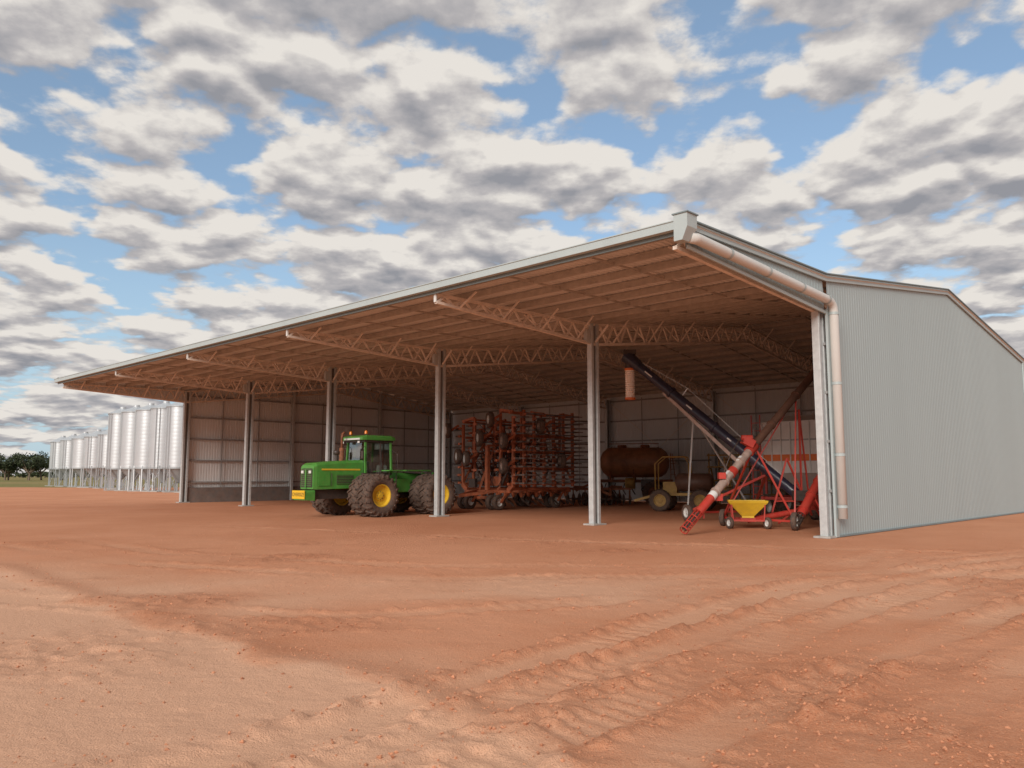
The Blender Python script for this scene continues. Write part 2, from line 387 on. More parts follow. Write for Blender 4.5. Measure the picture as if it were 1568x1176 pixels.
q = np.stack([idx[:-1, :-1], idx[:-1, 1:], idx[1:, 1:], idx[1:, :-1]], -1).reshape(-1, 4)
me = D.meshes.new('ground'); me.vertices.add(nx * ny); me.vertices.foreach_set('co', co_.ravel())
me.loops.add(q.size); me.loops.foreach_set('vertex_index', q.ravel().astype(np.int32))
me.polygons.add(len(q)); me.polygons.foreach_set('loop_start', (np.arange(len(q)) * 4).astype(np.int32))
me.polygons.foreach_set('use_smooth', np.ones(len(q), dtype=bool))
me.update(calc_edges=True); me.validate()
for nm, arr in (('pale', pale), ('track', track), ('loose', loose)):
    at = me.attributes.new(nm, 'FLOAT', 'POINT'); at.data.foreach_set('value', arr.ravel().astype(np.float32))
ground = D.objects.new('ground', me); scene.collection.objects.link(ground)
gm = D.materials.new('red_earth'); gm.use_nodes = True; nt = gm.node_tree; L = nt.links; b = nt.nodes['Principled BSDF']
b.inputs['Roughness'].default_value = 0.95; b.inputs['Specular IOR Level'].default_value = 0.1
geo = nn(nt, 'ShaderNodeNewGeometry')
def noise(scale, det=4, ro=.6):
    n = nn(nt, 'ShaderNodeTexNoise'); n.noise_dimensions = '2D'; n.inputs['Scale'].default_value = scale; n.inputs['Detail'].default_value = det; n.inputs['Roughness'].default_value = ro
    L.new(geo.outputs['Position'], n.inputs['Vector']); return n.outputs['Fac']
def mr(x, a, b_, c, d):
    n = nn(nt, 'ShaderNodeMapRange'); L.new(x, n.inputs[0])
    for i, v in enumerate((a, b_, c, d)): n.inputs[i + 1].default_value = v
    return n.outputs[0]
def mix(f, a, c):
    n = nn(nt, 'ShaderNodeMixRGB')
    for i, v in enumerate((f, a, c)):
        if isinstance(v, tuple): n.inputs[i].default_value = (*v, 1)
        elif isinstance(v, (int, float)): n.inputs[i].default_value = v
        else: L.new(v, n.inputs[i])
    return n.outputs[0]
def attr(nm):
    n = nn(nt, 'ShaderNodeAttribute'); n.attribute_name = nm; return n.outputs['Fac']
c = mix(mr(noise(.25, 4), .35, .65, 0, 1), (0.58, 0.240, 0.125), (0.66, 0.300, 0.170))
c = mix(mr(noise(2.2, 6, .7), .35, .7, 0, .5), c, (0.61, 0.290, 0.170))
c = mix(mth(nt, 'MULTIPLY', attr('pale'), 0.80), c, (0.72, 0.435, 0.29))
c = mix(mth(nt, 'MULTIPLY', attr('track'), 0.50), c, (0.72, 0.42, 0.27))
c = mix(mth(nt, 'MULTIPLY', attr('loose'), 0.70), c, (0.42, 0.165, 0.085))
c = mix(mr(noise(35, 3, .7), .45, .75, 0, .30), c, (0.74, 0.45, 0.30))
c = mix(mr(noise(60, 2, .7), .55, .75, 0, .5), c, (0.38, 0.165, 0.09))
sp = nn(nt, 'ShaderNodeSeparateXYZ'); L.new(geo.outputs['Position'], sp.inputs[0])
fld = mr(mth(nt, 'ADD', sp.outputs[1], mth(nt, 'MULTIPLY', noise(.05, 3), 12)), 128, 131, 0, 1)
fc = mix(mr(noise(.03, 4), .35, .65, 0, 1), (0.30, 0.23, 0.10), (0.20, 0.19, 0.07))
c = mix(fld, c, fc)
L.new(c, b.inputs['Base Color'])
h = mth(nt, 'ADD', mth(nt, 'MULTIPLY', noise(14, 6, .65), 0.5), mth(nt, 'MULTIPLY', noise(70, 3, .6), 0.28))
bp = nn(nt, 'ShaderNodeBump'); bp.inputs['Strength'].default_value = 0.8; bp.inputs['Distance'].default_value = 0.05
L.new(h, bp.inputs['Height']); L.new(bp.outputs[0], b.inputs['Normal'])
me.materials.append(gm)

M['clod'] = mat('clod', (0.52, 0.23, 0.125), 0.95, 0, 0.3, 8)
mb = MB()
def zat(x_, y_):
    i = min(max(np.searchsorted(xs, x_), 0), nx - 1); j = min(max(np.searchsorted(ys, y_), 0), ny - 1)
    return Z[j, i], rough[j, i], pale[j, i], loose[j, i]
oct_f = [(0, 2, 4), (2, 1, 4), (1, 3, 4), (3, 0, 4), (2, 0, 5), (1, 2, 5), (3, 1, 5), (0, 3, 5)]
cnt = 0
while cnt < 10000:
    y_ = 4.2 * (26 / 4.2) ** random.random(); x_ = random.uniform(-.75, .8) * y_
    z_, r_, p_, t_ = zat(x_, y_)
    cl = float(vn(np.array(x_ * .8), np.array(y_ * .8), 60))
    if random.random() > 0.02 + 0.12 * r_ * cl * (1 - .8 * p_) + .9 * t_: continue
    s_ = random.choice([.004, .005, .006, .007, .009, .012, .018]) * random.uniform(.7, 1.3)
    a = random.random() * 6.28
    ex = Vector((math.cos(a), math.sin(a), random.uniform(-.3, .3))); ey = Vector((-math.sin(a), math.cos(a), random.uniform(-.3, .3)))
    ez = Vector((0, 0, 1)); c_ = Vector((x_, y_, z_ + s_ * .2))
    q_ = [random.uniform(.6, 1.3) for _ in range(6)]
    vs = [c_ + ex * s_ * q_[0], c_ - ex * s_ * q_[1], c_ + ey * s_ * q_[2], c_ - ey * s_ * q_[3], c_ + ez * s_ * q_[4] * .7, c_ - ez * s_]
    mb.add(vs, oct_f, 'clod'); cnt += 1
mb.make('soil_clods', recalc=False)

# ------------------------------------------------------------------ shed
BL = 43.55; BW = 23.8; RV = 11.9; BAY = 8.71
def rz(v):
    if v < 0: return 7.60 + (v + 7.8) / 7.8 * .09
    if v < RV: return 7.69 + v / RV * 1.51
    return 9.20 - (v - RV) / (BW - RV) * 1.60
shed = empty('open_front_machinery_shed', (9.27, 23.84, 0), math.radians(-44.27))

def ribwall(mb, fixed, axis, a0, a1, zb, zt, k, pitch=.19, dep=.028, sgn=1):
    pts = []; a = a0
    while a < a1 - 1e-6:
        for (o, dd) in ((0, 0), (.70 * pitch, 0), (.78 * pitch, dep), (.92 * pitch, dep)):
            if a + o < a1: pts.append((a + o, dd))
        a += pitch
    pts.append((a1, 0))
    vs = []
    for (s, dd) in pts:
        o = fixed + sgn * dd
        for z in (zb(s), zt(s)):
            vs.append((o, s, z) if axis == 'y' else (s, o, z))
    fs = [(2 * i, 2 * i + 2, 2 * i + 3, 2 * i + 1) for i in range(len(pts) - 1)]
    mb.add(vs, fs, k)

mb = MB()
ribwall(mb, .12, 'y', .18, BW, lambda s: 0.02, lambda s: rz(s) - .03, 'clad', dep=.009)
ribwall(mb, .10, 'y', -7.6, -.05, lambda s: rz(s) - .5 - .55 * (s + 7.8) / 7.8, lambda s: rz(s) - .03, 'clad', dep=.009)
mb.make('end_wall_cladding', shed, recalc=False)
mb = MB()
ribwall(mb, -BL - .12, 'y', 0, BW, lambda s: 0.02, lambda s: rz(s) - .03, 'cladin', sgn=-1, dep=.02)
ribwall(mb, -BL - .10, 'y', -7.6, 0, lambda s: rz(s) - .5 - .55 * (s + 7.8) / 7.8, lambda s: rz(s) - .03, 'cladin', sgn=-1)
ribwall(mb, BW + .12, 'x', -BL - .1, .1, lambda s: 0.02, lambda s: rz(BW) - .03, 'cladin', dep=.02)
mb.make('far_and_back_wall_cladding', shed, recalc=False)
mb = MB()
for (v0, v1) in ((-7.85, 0), (0, RV), (RV, BW + .25)):
    pts = []; a = -BL - .45
    while a < .15:
        for (o, dd) in ((0, 0), (.12, 0), (.135, .03), (.175, .03)): pts.append((a + o, dd))
        a += .19
    vs = []
    for (s, dd) in pts:
        vs += [(s, v0, rz(v0) + dd), (s, v1, (rz(v1) if v1 <= BW else rz(BW) - .03) + dd)]
    mb.add(vs, [(2 * i, 2 * i + 2, 2 * i + 3, 2 * i + 1) for i in range(len(pts) - 1)], 'roof')
mb.make('roof_sheeting', shed, recalc=False)
mb = MB()
mb.box((-BL / 2 - .15, -7.93, 7.52), (BL + .75, .16, .20), 'trim')
mb.box((-BL / 2 - .15, -8.02, 7.625), (BL + .75, .03, .03), 'trim')
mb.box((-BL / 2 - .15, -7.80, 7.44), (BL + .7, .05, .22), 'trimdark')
for (v0, v1) in ((-7.85, 0), (0, RV), (RV, BW + .2)):
    for xx in (.17, -BL - .46):
        z0 = rz(v0); z1 = rz(min(v1, BW)) - (.03 if v1 > BW else 0)
        mb.beam((xx, v0, z0 + .0), (xx, v1, z1 + .0), .06, .20, 'trim')
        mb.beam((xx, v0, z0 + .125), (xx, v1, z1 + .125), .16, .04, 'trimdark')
mb.box((-BL / 2 - .12, RV, 9.25), (BL + .66, .5, .03), 'trim')
mb.box((-BL / 2 - .12, BW + .32, 7.45), (BL + .66, .18, .18), 'trim')
mb.box((.155, .08, 3.38), (.07, .22, 6.72), 'trim')
mb.box((.165, BW + .05, 3.75), (.07, .22, 7.5), 'trim')
mb.box((.15, BW / 2, .04), (.05, BW, .06), 'trimdark')
for n in range(1, 5):
    mb.box((-n * BAY, -7.72, 7.27), (.10, .06, .36), 'white')
mb.beam((.15, -7.6, 7.60 - .52), (.15, -.05, 7.69 - 1.06), .06, .09, 'trim')
mb.make('roof_trim_and_gutter', shed, bevel=.008)
mb = MB()
def ring(z, a, bq): return [Vector((.10, -8.08, z)), Vector((.10 + a, -8.08, z)), Vector((.10 + a, -8.08 + bq, z)), Vector((.10, -8.08 + bq, z))]
mb.loft([ring(7.74, .36, .42), ring(7.42, .36, .42), ring(7.12, .22, .28)], 'trim')
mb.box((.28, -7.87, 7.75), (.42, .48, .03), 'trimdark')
mb.path([(.30, -7.75, 7.25), (.31, -7.45, 7.27), (.31, -.35, 6.97), (.31, -.05, 6.93), (.31, .11, 6.83), (.31, .17, 6.65), (.31, .17, .55)], .135, 'pvc', 16)
for v in (-6, -4, -2, -.3): mb.lathe([(-.04, .15), (.04, .15)], (.31, v, 7.27 - (v + 7.45) * .0423), (0, 1, -.042), 'trim', 16)
for z in (6.6, 4.5, 2.4, .9): mb.lathe([(-.04, .148), (.04, .148)], (.31, .17, z), (0, 0, 1), 'trim', 16)
mb.make('downpipe', shed)
mb = MB()
def column(x, v, zt, k='galv', wx=.22, wy=.44, alongx=False):
    e = wy * .30
    if not alongx:
        mb.box((x, v - wy / 2 + e / 2, zt / 2), (wx, e, zt), k); mb.box((x, v + wy / 2 - e / 2, zt / 2), (wx, e, zt), k)
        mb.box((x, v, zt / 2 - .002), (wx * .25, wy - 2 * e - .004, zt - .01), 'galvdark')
    else:
        mb.box((x - wy / 2 + e / 2, v, zt / 2), (e, wx, zt), k); mb.box((x + wy / 2 - e / 2, v, zt / 2), (e, wx, zt), k)
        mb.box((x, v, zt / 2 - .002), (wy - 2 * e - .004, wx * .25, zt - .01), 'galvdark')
for n in range(6):
    x = -n * BAY; x += (-.08 if n == 0 else .08 if n == 5 else 0)
    column(x, 0 if n else -.06, 7.45)
    column(x, BW - .28, 7.3)
    mb.box((x, 0 if n else -.06, .03), (.5, .75, .06), 'conc')
    if 0 < n < 5:
        for s in (-1, 1): mb.beam((x + s * .12, 0, 6.75), (x + s * .75, 0, 7.35), .07, .07, 'truss')
        mb.box((x, -.34, 6.95), (.16, .22, .5), 'galv')
for v in (7.95, 15.85):
    for x in (-.14, -BL + .14): column(x, v, rz(v) - .3, alongx=True, wx=.2, wy=.34)
mb.make('columns', shed, bevel=.01)
mb = MB()
def truss(x, k='truss'):
    segs = [(-7.7, 0, 10), (0, RV, 14), (RV, BW - .4, 14)]
    for si, (v0, v1, n) in enumerate(segs):
        def top(v): return rz(v) - .27
        def bot(v):
            if v <= 0: return rz(v) - .50 - .50 * (v + 7.8) / 7.8
            return rz(v) - 1.02
        eps = .001
        mb.beam((x, v0 + eps, top(v0 + eps)), (x, v1 - eps, top(v1 - eps)), .10, .08, k)
        mb.beam((x, v0 + eps, bot(v0 + eps)), (x, v1 - eps, bot(v1 - eps)), .12, .09, k)
        for i in range(n):
            a = v0 + (v1 - v0) * i / n; bb = v0 + (v1 - v0) * (i + 1) / n; mm = (a + bb) / 2
            a = max(a, v0 + .01); bb = min(bb, v1 - .01)
            mb.beam((x, a, bot(a)), (x, mm, top(mm)), .055, .06, k); mb.beam((x, mm, top(mm)), (x, bb, bot(bb)), .055, .06, k)
        m = n // 3
        for i in range(m + 1):
            v = v0 + (v1 - v0) * (i + .5) / (m + 1)
            for sx_ in (-1, 1):
                if (x > -1 and sx_ > 0) or (x < -BL + 1 and sx_ < 0): continue
                mb.beam((x, v, bot(v)), (x + sx_ * .8, v, rz(v) - .15), .05, .05, k)
for n in range(6):
    x = -n * BAY; x += (-.12 if n == 0 else .12 if n == 5 else 0)
    truss(x)
mb.make('roof_trusses', shed)
mb = MB()
v = -7.55
while v < BW:
    mb.box((-BL / 2, v, rz(v) - .115), (BL, .07, .19), 'purlin'); v += 1.19
for n in range(5):
    for f_ in (.33, .67):
        x = -(n + f_) * BAY
        for (a, c_) in ((-7.6, -.02), (.02, RV - .02), (RV + .02, BW - .1)):
            mb.beam((x, a, rz(a) - .15), (x, c_, rz(c_) - .15), .03, .06, 'purlin')
z = 1.35
while z < 7.4:
    mb.box((-BL / 2, BW - .02, z), (BL, .14, .09), 'girt')
    mb.box((-BL - .03, BW / 2, z), (.14, BW, .09), 'girt')
    mb.box((0.05, BW / 2, z), (.08, BW, .08), 'girt')
    z += 1.45
for n in range(5):
    for f_ in (.33, .67): mb.box((-(n + f_) * BAY, BW - .06, 3.7), (.05, .04, 7.2), 'girt')
for v in (2.6, 5.3, 10.6, 13.2, 18.5, 21.1): mb.box((-BL + .03, v, 3.7), (.04, .06, 7.2), 'girt')
for n in (1, 2):
    mb.beam((-n * BAY - .2, BW - .12, .4), (-(n + 1) * BAY + .2, BW - .12, 7), .025, .025, 'truss')
    mb.beam((-n * BAY - .2, BW - .15, 7), (-(n + 1) * BAY + .2, BW - .15, .4), .025, .025, 'truss')
mb.make('purlins_and_girts', shed)
mb = MB()
mb.box((-BL + .07, BW / 2, .5), (.06, BW - .4, 1.0), 'dado')
mb.make('dado_panels', shed)

# ------------------------------------------------------------------ silos
def silo(loc, R, zb, zt, roofh, hop, nleg=8):
    e = empty('grain_silo', loc, random.random())
    mb = MB()
    prof = []; nrib = int((zt - zb) / .40)
    for i in range(nrib):
        z0 = zb + (zt - zb) * i / nrib; dz = (zt - zb) / nrib
        prof += [(z0, R), (z0 + dz * .5, R + .012), (z0 + dz * .98, R)]
    mb.lathe(prof, (0, 0, 0), (0, 0, 1), 'silo', 48)
    mb.lathe([(zt, R + .08), (zt + .02, R + .08), (zt + roofh, .35), (zt + roofh + .2, .35), (zt + roofh + .22, .001)], (0, 0, 0), (0, 0, 1), 'silo', 40, False)
    mb.lathe([(zt - .12, R + .03), (zt - .12, R + .09), (zt + .01, R + .09)], (0, 0, 0), (0, 0, 1), 'silodark', 40, False)
    mb.lathe([(zb, R), (zb - hop, .25), (zb - hop - .25, .25), (zb - hop - .25, .001)], (0, 0, 0), (0, 0, 1), 'silodark', 40)
    mb.lathe([(zb - .08, R + .02), (zb - .08, R + .07), (zb + .08, R + .07), (zb + .08, R + .02)], (0, 0, 0), (0, 0, 1), 'silodark', 40, False)
    mb.make('body', e)
    mb = MB(); P = []
    for i in range(nleg):
        t = 2 * math.pi * i / nleg; p = Vector((R * math.cos(t), R * math.sin(t), 0)); P.append(p)
        mb.beam(p, p + Vector((0, 0, zb + .3)), .12, .12, 'silo')
    for i in range(0, nleg, 2):
        a, c_ = P[i], P[(i + 1) % nleg]
        mb.beam(a + Vector((0, 0, .2)), c_ + Vector((0, 0, zb * .9)), .05, .05, 'silo')
    for s_ in (-.2, .2):
        t = -2.6
        mb.beam((R * math.cos(t) * 1.06 + s_ * math.sin(t), R * math.sin(t) * 1.06 - s_ * math.cos(t), 0.3), (R * math.cos(t) * 1.06 + s_ * math.sin(t), R * math.sin(t) * 1.06 - s_ * math.cos(t), zt), .05, .05, 'silodark')
    mb.box((0, 0, .05), (R * 2.0, R * 2.0, .1), 'conc')
    mb.make('legs', e)
for i in range(6): silo((-51.2 - .64 * 8.2 * i, 108 + .77 * 8.2 * i, 0), 1.85, 2.9, 7.5, .9, 1.5)
for i in range(6): silo((-33.4 - .74 * 3.9 * i, 86.0 + .67 * 3.9 * i, 0), 1.55, 2.6, 9.3, .65, 1.4)

# ------------------------------------------------------------------ trees
def tree(name, loc, H, seed, leafs=3600, ls=.34):
    r = random.Random(seed); e = empty(name, loc, r.random() * 6)
    mb = MB(); base = Vector((0, 0, -.1)); fork = Vector((r.uniform(-.3, .3), r.uniform(-.3, .3), H * .22))
    mb.tube(base, fork, H * .035, 'bark', 8, H * .024)
    cl = []
    for i in range(11):
        t = i * 2.4 + r.uniform(-.4, .4); sp_ = r.uniform(.15, .48) * H
        q_ = Vector((math.cos(t) * sp_, math.sin(t) * sp_, H * r.uniform(.4, .88)))
        mid = fork.lerp(q_, .5) + Vector((0, 0, -.05 * H))
        mb.tube(fork, mid, H * .016, 'bark', 6, H * .010); mb.tube(mid, q_, H * .010, 'bark', 5, H * .004)
        cl.append((q_, r.uniform(.12, .20) * H)); cl.append((mid + Vector((r.uniform(-1, 1), r.uniform(-1, 1), .1 * H)), r.uniform(.08, .14) * H))
    mb.make('trunk', e)
    mb = MB()
    for i in range(leafs):
        c_, R = cl[i % len(cl)]
        d = Vector((r.gauss(0, 1), r.gauss(0, 1), r.gauss(0, .6))); d = d.normalized() * R * r.random() ** .45
        p = c_ + d; a = Vector((r.gauss(0, 1), r.gauss(0, 1), r.gauss(0, 1))).normalized(); b_ = a.orthogonal().normalized(); k = ls * r.uniform(.6, 1.4)
        mb.add([p - a * k, p + b_ * k * .5, p + a * k, p - b_ * k * .5], [(0, 1, 2, 3)], 'leaf')
    mb.make('crown', e, recalc=False)
for i, (x_, y_, h_) in enumerate([(-187, 300, 10.0), (-182, 306, 11.5), (-177, 298, 10.6), (-192, 310, 9.6), (-173, 312, 11.0), (-197, 300, 9), (-184, 318, 11), (-178, 322, 10.5)]):
    tree('gum_tree', (x_, y_, 0), h_, 100 + i)
mb = MB()
r = random.Random(5)
for k in range(520):
    if k < 300: x_ = r.uniform(-700, -250); y_ = 620 + r.uniform(-30, 30)
    else: x_ = r.uniform(300, 700); y_ = 520 + r.uniform(-30, 30)
    h_ = r.uniform(2, 5.5)
    mb.tube((x_, y_, 0), (x_, y_, h_ * .5), .2, 'bark', 5)
    for j in range(40):
        d = Vector((r.gauss(0, 1), r.gauss(0, 1), r.gauss(0, .5))) * h_ * .3; p = Vector((x_, y_, h_ * .65)) + d
        if p.z < .3: p.z = .5
        a = Vector((r.gauss(0, 1), r.gauss(0, 1), r.gauss(0, 1))).normalized(); b_ = a.orthogonal(); s_ = r.uniform(.5, 1.1)
        mb.add([p - a * s_, p + b_ * s_ * .6, p + a * s_, p - b_ * s_ * .6], [(0, 1, 2, 3)], 'leaf')
mb.make('distant_trees', recalc=False)

# ------------------------------------------------------------------ tractor (+X forward, front axle at 0)
trac = empty('articulated_tractor', (-7.2, 37.0, 0), math.atan2(-.716, -.698))
def hsec(x, hw, zb, zt, c=.12):
    return [Vector((x, -hw, zb)), Vector((x, -hw, zt - c)), Vector((x, -hw + c * .35, zt - c * .3)), Vector((x, -hw + c, zt)),
            Vector((x, hw - c, zt)), Vector((x, hw - c * .35, zt - c * .3)), Vector((x, hw, zt - c)), Vector((x, hw, zb))]
mb = MB()
mb.loft([hsec(-.15, .56, 1.25, 2.50), hsec(1.2, .55, 1.22, 2.44), hsec(2.25, .53, 1.20, 2.34), hsec(2.42, .50, 1.22, 2.24)], 'green')
mb.loft([hsec(2.40, .44, 1.28, 2.12, .05), hsec(2.45, .43, 1.30, 2.08, .05)], 'black')
for i in range(9): mb.box((2.462, 0, 1.36 + i * .085), (.02, .84, .018), 'green')
for s in (-1, 1): mb.box((2.47, s * .3, 1.95), (.03, .18, .12), 'white')
mb.box((2.49, 0, 1.66), (.03, .07, .8), 'green')
for s in (-1, 1):
    mb.box((1.05, s * .562, 2.06), (2.0, .012, .07), 'yellow')
    mb.box((.85, s * .566, 1.62), (.85, .014, .42), 'black')
    for i in range(6): mb.box((.85, s * .576, 1.45 + i * .07), (.83, .012, .02), 'green')
    mb.box((1.9, s * .562, 1.65), (.6, .010, .6), 'green')
    mb.path([(1.55, s * .575, 1.35), (1.55, s * .60, 1.6), (1.55, s * .575, 1.9)], .012, 'black', 6)
mb.loft([hsec(2.3, .48, .72, 1.18, .06), hsec(2.78, .46, .75, 1.12, .06)], 'green')
mb.box((1.0, 0, .98), (2.7, .62, .40), 'black')
mb.box((-1.0, 0, 1.05), (1.6, .8, .45), 'green')
mb.make('hood_and_front_frame', trac, bevel=.015)
mb = MB()
mb.box((2.81, -.02, .98), (.02, 1.0, .36), 'signy')
mb.make('oversize_sign', trac)
tx = D.curves.new('sign_text', 'FONT'); tx.body = 'OVERSIZE'; tx.size = .22; tx.align_x = 'CENTER'; tx.align_y = 'CENTER'; tx.extrude = .002
to = D.objects.new('sign_text', tx); scene.collection.objects.link(to); to.parent = trac
to.location = (2.824, -.02, .98); to.rotation_euler = (math.radians(90), 0, math.radians(90)); tx.materials.append(M['black'])
mb = MB()
mb.box((-.80, 0, 1.55), (1.55, 1.46, .56), 'green')
mb.box((-.80, 0, 1.88), (1.6, 1.5, .08), 'black')
cx0, cx1, cw = -1.55, -.10, .74
for (x, s) in ((cx0, -1), (cx0, 1), (cx1, -1), (cx1, 1)):
    mb.beam((x, s * cw, 1.9), (x * .97 - .02, s * (cw - .06), 3.32), .09, .08, 'green')
for s in (-1, 1): mb.beam((-.95, s * cw, 1.9), (-.95, s * (cw - .06), 3.32), .06, .05, 'black')
mb.box((-.82, 0, 3.36), (1.6, 1.5, .10), 'black')
mb.loft([hsec(-1.72, .78, 3.40, 3.56, .06), hsec(-1.5, .82, 3.40, 3.62, .06), hsec(-.1, .82, 3.40, 3.62, .06), hsec(.12, .78, 3.40, 3.54, .06)], 'green')
mb.box((.13, 0, 3.45), (.03, 1.2, .08), 'white')
for s in (-1, 1):
    mb.tube((-.2, s * .6, 3.60), (-.2, s * .6, 3.68), .03, 'black', 8); mb.lathe([(0, .075), (.13, .065), (.17, .001)], (-.2, s * .6, 3.68), (0, 0, 1), 'orangelamp', 12)
    mb.box((.16, s * .62, 3.30), (.10, .18, .12), 'black'); mb.box((.215, s * .62, 3.30), (.012, .15, .09), 'white')
    mb.path([(-.05, s * .72, 3.1), (.25, s * .95, 3.1), (.25, s * .95, 2.8)], .015, 'black', 6); mb.box((.25, s * .97, 2.72), (.04, .18, .34), 'black')
mb.tube((-1.4, .3, 3.6), (-1.4, .3, 4.1), .008, 'black', 5)
mb.box((-1.05, 0, 2.35), (.5, .5, .14), 'seat'); mb.box((-1.3, 0, 2.7), (.14, .48, .6), 'seat'); mb.box((-1.0, 0, 2.1), (.3, .3, .4), 'black')
mb.box((-.32, 0, 2.2), (.25, .6, .6), 'black'); mb.lathe([(-.015, .19), (0, .205), (.015, .19), (0, .175), (-.015, .19)], (-.52, 0, 2.62), (-.5, 0, 1), 'black', 20)
mb.make('cab', trac, bevel=.01)
mb = MB()
for s in (-1, 1):
    mb.quad((cx0 + .04, s * (cw - .01), 1.95), (cx1 - .04, s * (cw - .01), 1.95), (cx1 - .04, s * (cw - .06), 3.3), (cx0 + .04, s * (cw - .06), 3.3), 'glass')
mb.quad((cx1, -cw + .05, 1.95), (cx1, cw - .05, 1.95), (cx1 - .03, cw - .1, 3.3), (cx1 - .03, -cw + .1, 3.3), 'glass')
mb.quad((cx0, -cw + .05, 1.95), (cx0, cw - .05, 1.95), (cx0, cw - .1, 3.3), (cx0, -cw + .1, 3.3), 'glass')
mb.make('cab_glass', trac, recalc=False)
mb = MB()
mb.tube((.45, -.34, 2.4), (.45, -.34, 3.05), .11, 'rust', 14); mb.path([(.45, -.34, 3.05), (.45, -.34, 3.55), (.42, -.34, 3.68), (.32, -.34, 3.76)], .055, 'rust', 10)
mb.tube((1.1, .22, 2.4), (1.1, .22, 2.72), .07, 'black', 12); mb.lathe([(0, .001), (0, .14), (.14, .15), (.2, .10), (.2, .001)], (1.1, .22, 2.72), (0, 0, 1), 'black', 14)
mb.make('exhaust_and_intake', trac)
mb = MB()
for s in (-1, 1):
    mb.box((-1.35, s * 1.05, 2.02), (.75, .62, .05), 'green'); mb.box((-.85, s * 1.05, 1.8), (.3, .5, .06), 'black')
    for i in range(4): mb.box((-1.32, s * 1.0, .55 + i * .33), (.42, .34, .035), 'black')
    for xx in (-1.52, -1.12): mb.beam((xx, s * 1.16, .5), (xx, s * 1.16, 1.9), .035, .035, 'black')
    mb.path([(-1.55, s * 1.2, 1.9), (-1.55, s * 1.2, 2.8), (-1.5, s * .8, 2.9)], .018, 'black', 6)
    mb.box((-2.2, s * .62, 1.35), (.9, .34, .6), 'green')
mb.tube((-1.7, 0, .6), (-1.7, 0, 1.5), .16, 'black', 12)
mb.loft([hsec(-4.5, .50, 1.0, 1.85), hsec(-2.1, .50, 1.0, 1.95)], 'green')
mb.box((-3.3, 0, .95), (2.6, .6, .4), 'black')
mb.box((-3.1, 0, 2.03), (1.5, 1.7, .06), 'green')
for s in (-1, 1):
    mb.beam((-4.4, s * .4, 1.0), (-5.3, s * .45, .75), .08, .12, 'green'); mb.beam((-4.3, s * .4, 1.9), (-4.9, s * .4, 1.7), .08, .12, 'green'); mb.beam((-4.85, s * .4, 1.7), (-5.0, s * .45, .85), .05, .05, 'black')
mb.beam((-4.5, 0, .55), (-5.4, 0, .5), .12, .06, 'black')
mb.make('rear_frame_and_fenders', trac, bevel=.012)
mb = MB()
for ax in (0, -3.4):
    mb.tube((ax, -2.0, .915), (ax, 2.0, .915), .13, 'green', 14)
    for s in (-1, 1):
        for (off) in (1.12, 1.90): wheel(mb, (ax, s * off, .925), (0, 1, 0), .925, .66, .48, 'rubber', 'yellow', 20, s)
mb.make('dual_wheels', trac, recalc=False)

# ------------------------------------------------------------------ folded cultivator
cul = empty('folded_cultivator', (0.35, 45.6, 0), math.radians(-44.27))
mb = MB()
R_ = 'redor'
for y_ in (-2.4, -1.2, 0, 1.2, 2.4): mb.beam((-1.75, y_, .95), (1.75, y_, .95), .14, .14, R_)
for x_ in (-1.7, -.8, 0, .8, 1.7): mb.beam((x_, -2.4, 1.08), (x_, 2.4, 1.08), .12, .12, R_)
mb.beam((-.8, -2.4, 1.0), (0, -4.4, .75), .14, .16, R_); mb.beam((.8, -2.4, 1.0), (0, -4.4, .75), .14, .16, R_)
mb.beam((-1.4, -2.5, .62), (1.4, -2.5, .62), .16, .16, R_); mb.beam((0, -2.4, 1.0), (0, -2.4, 3.4), .2, .2, R_)
for s in (-1, 1):
    mb.beam((s * .8, 0, 1.0), (s * .8, 0, 3.6), .14, .14, R_); mb.beam((s * .8, -2.3, 1.0), (s * .3, -1.6, 3.3), .12, .12, R_)
    mb.beam((s * .8, 2.3, 1.0), (s * .5, 1.6, 3.9), .12, .12, R_)
mb.beam((-.8, 0, 3.6), (.8, 0, 3.6), .14, .14, R_); mb.beam((0, -2.4, 3.4), (0, 2.0, 3.7), .12, .12, R_)
mb.box((0, -1.6, 1.5), (1.2, .8, .5), R_); mb.box((-.9, -2.62, 1.4), (.5, .2, .45), 'black')
r = random.Random(3)
def shank(o, out, dn, s=1.0):
    o = Vector(o); out = Vector(out); dn = Vector(dn)
    P = [o, o + out * .16 + dn * -.10, o + out * .36 + dn * -.10, o + out * .52 + dn * .04, o + out * .56 + dn * .22, o + out * .66 + dn * .36]
    P = [o + (p - o) * s for p in P]
    mb.beam(o - dn * .16, o + out * .24 - dn * .1, .10, .12, R_)
    mb.beam(o + dn * .16, o + out * .14 + dn * .02, .07, .07, R_)
    for a, c_ in zip(P[:-1], P[1:]): mb.beam(a, c_, .06, .08, 'steel')
    mb.beam(P[-1], P[-1] + dn * .16 + out * .12, .14, .04, 'steel')
    mb.path([o + dn * .1, o + out * .12 + dn * .14, o + out * .3 - dn * .02], .04, 'steel', 6)
ys_ = [-2.4 + .8 * i for i in range(7)]
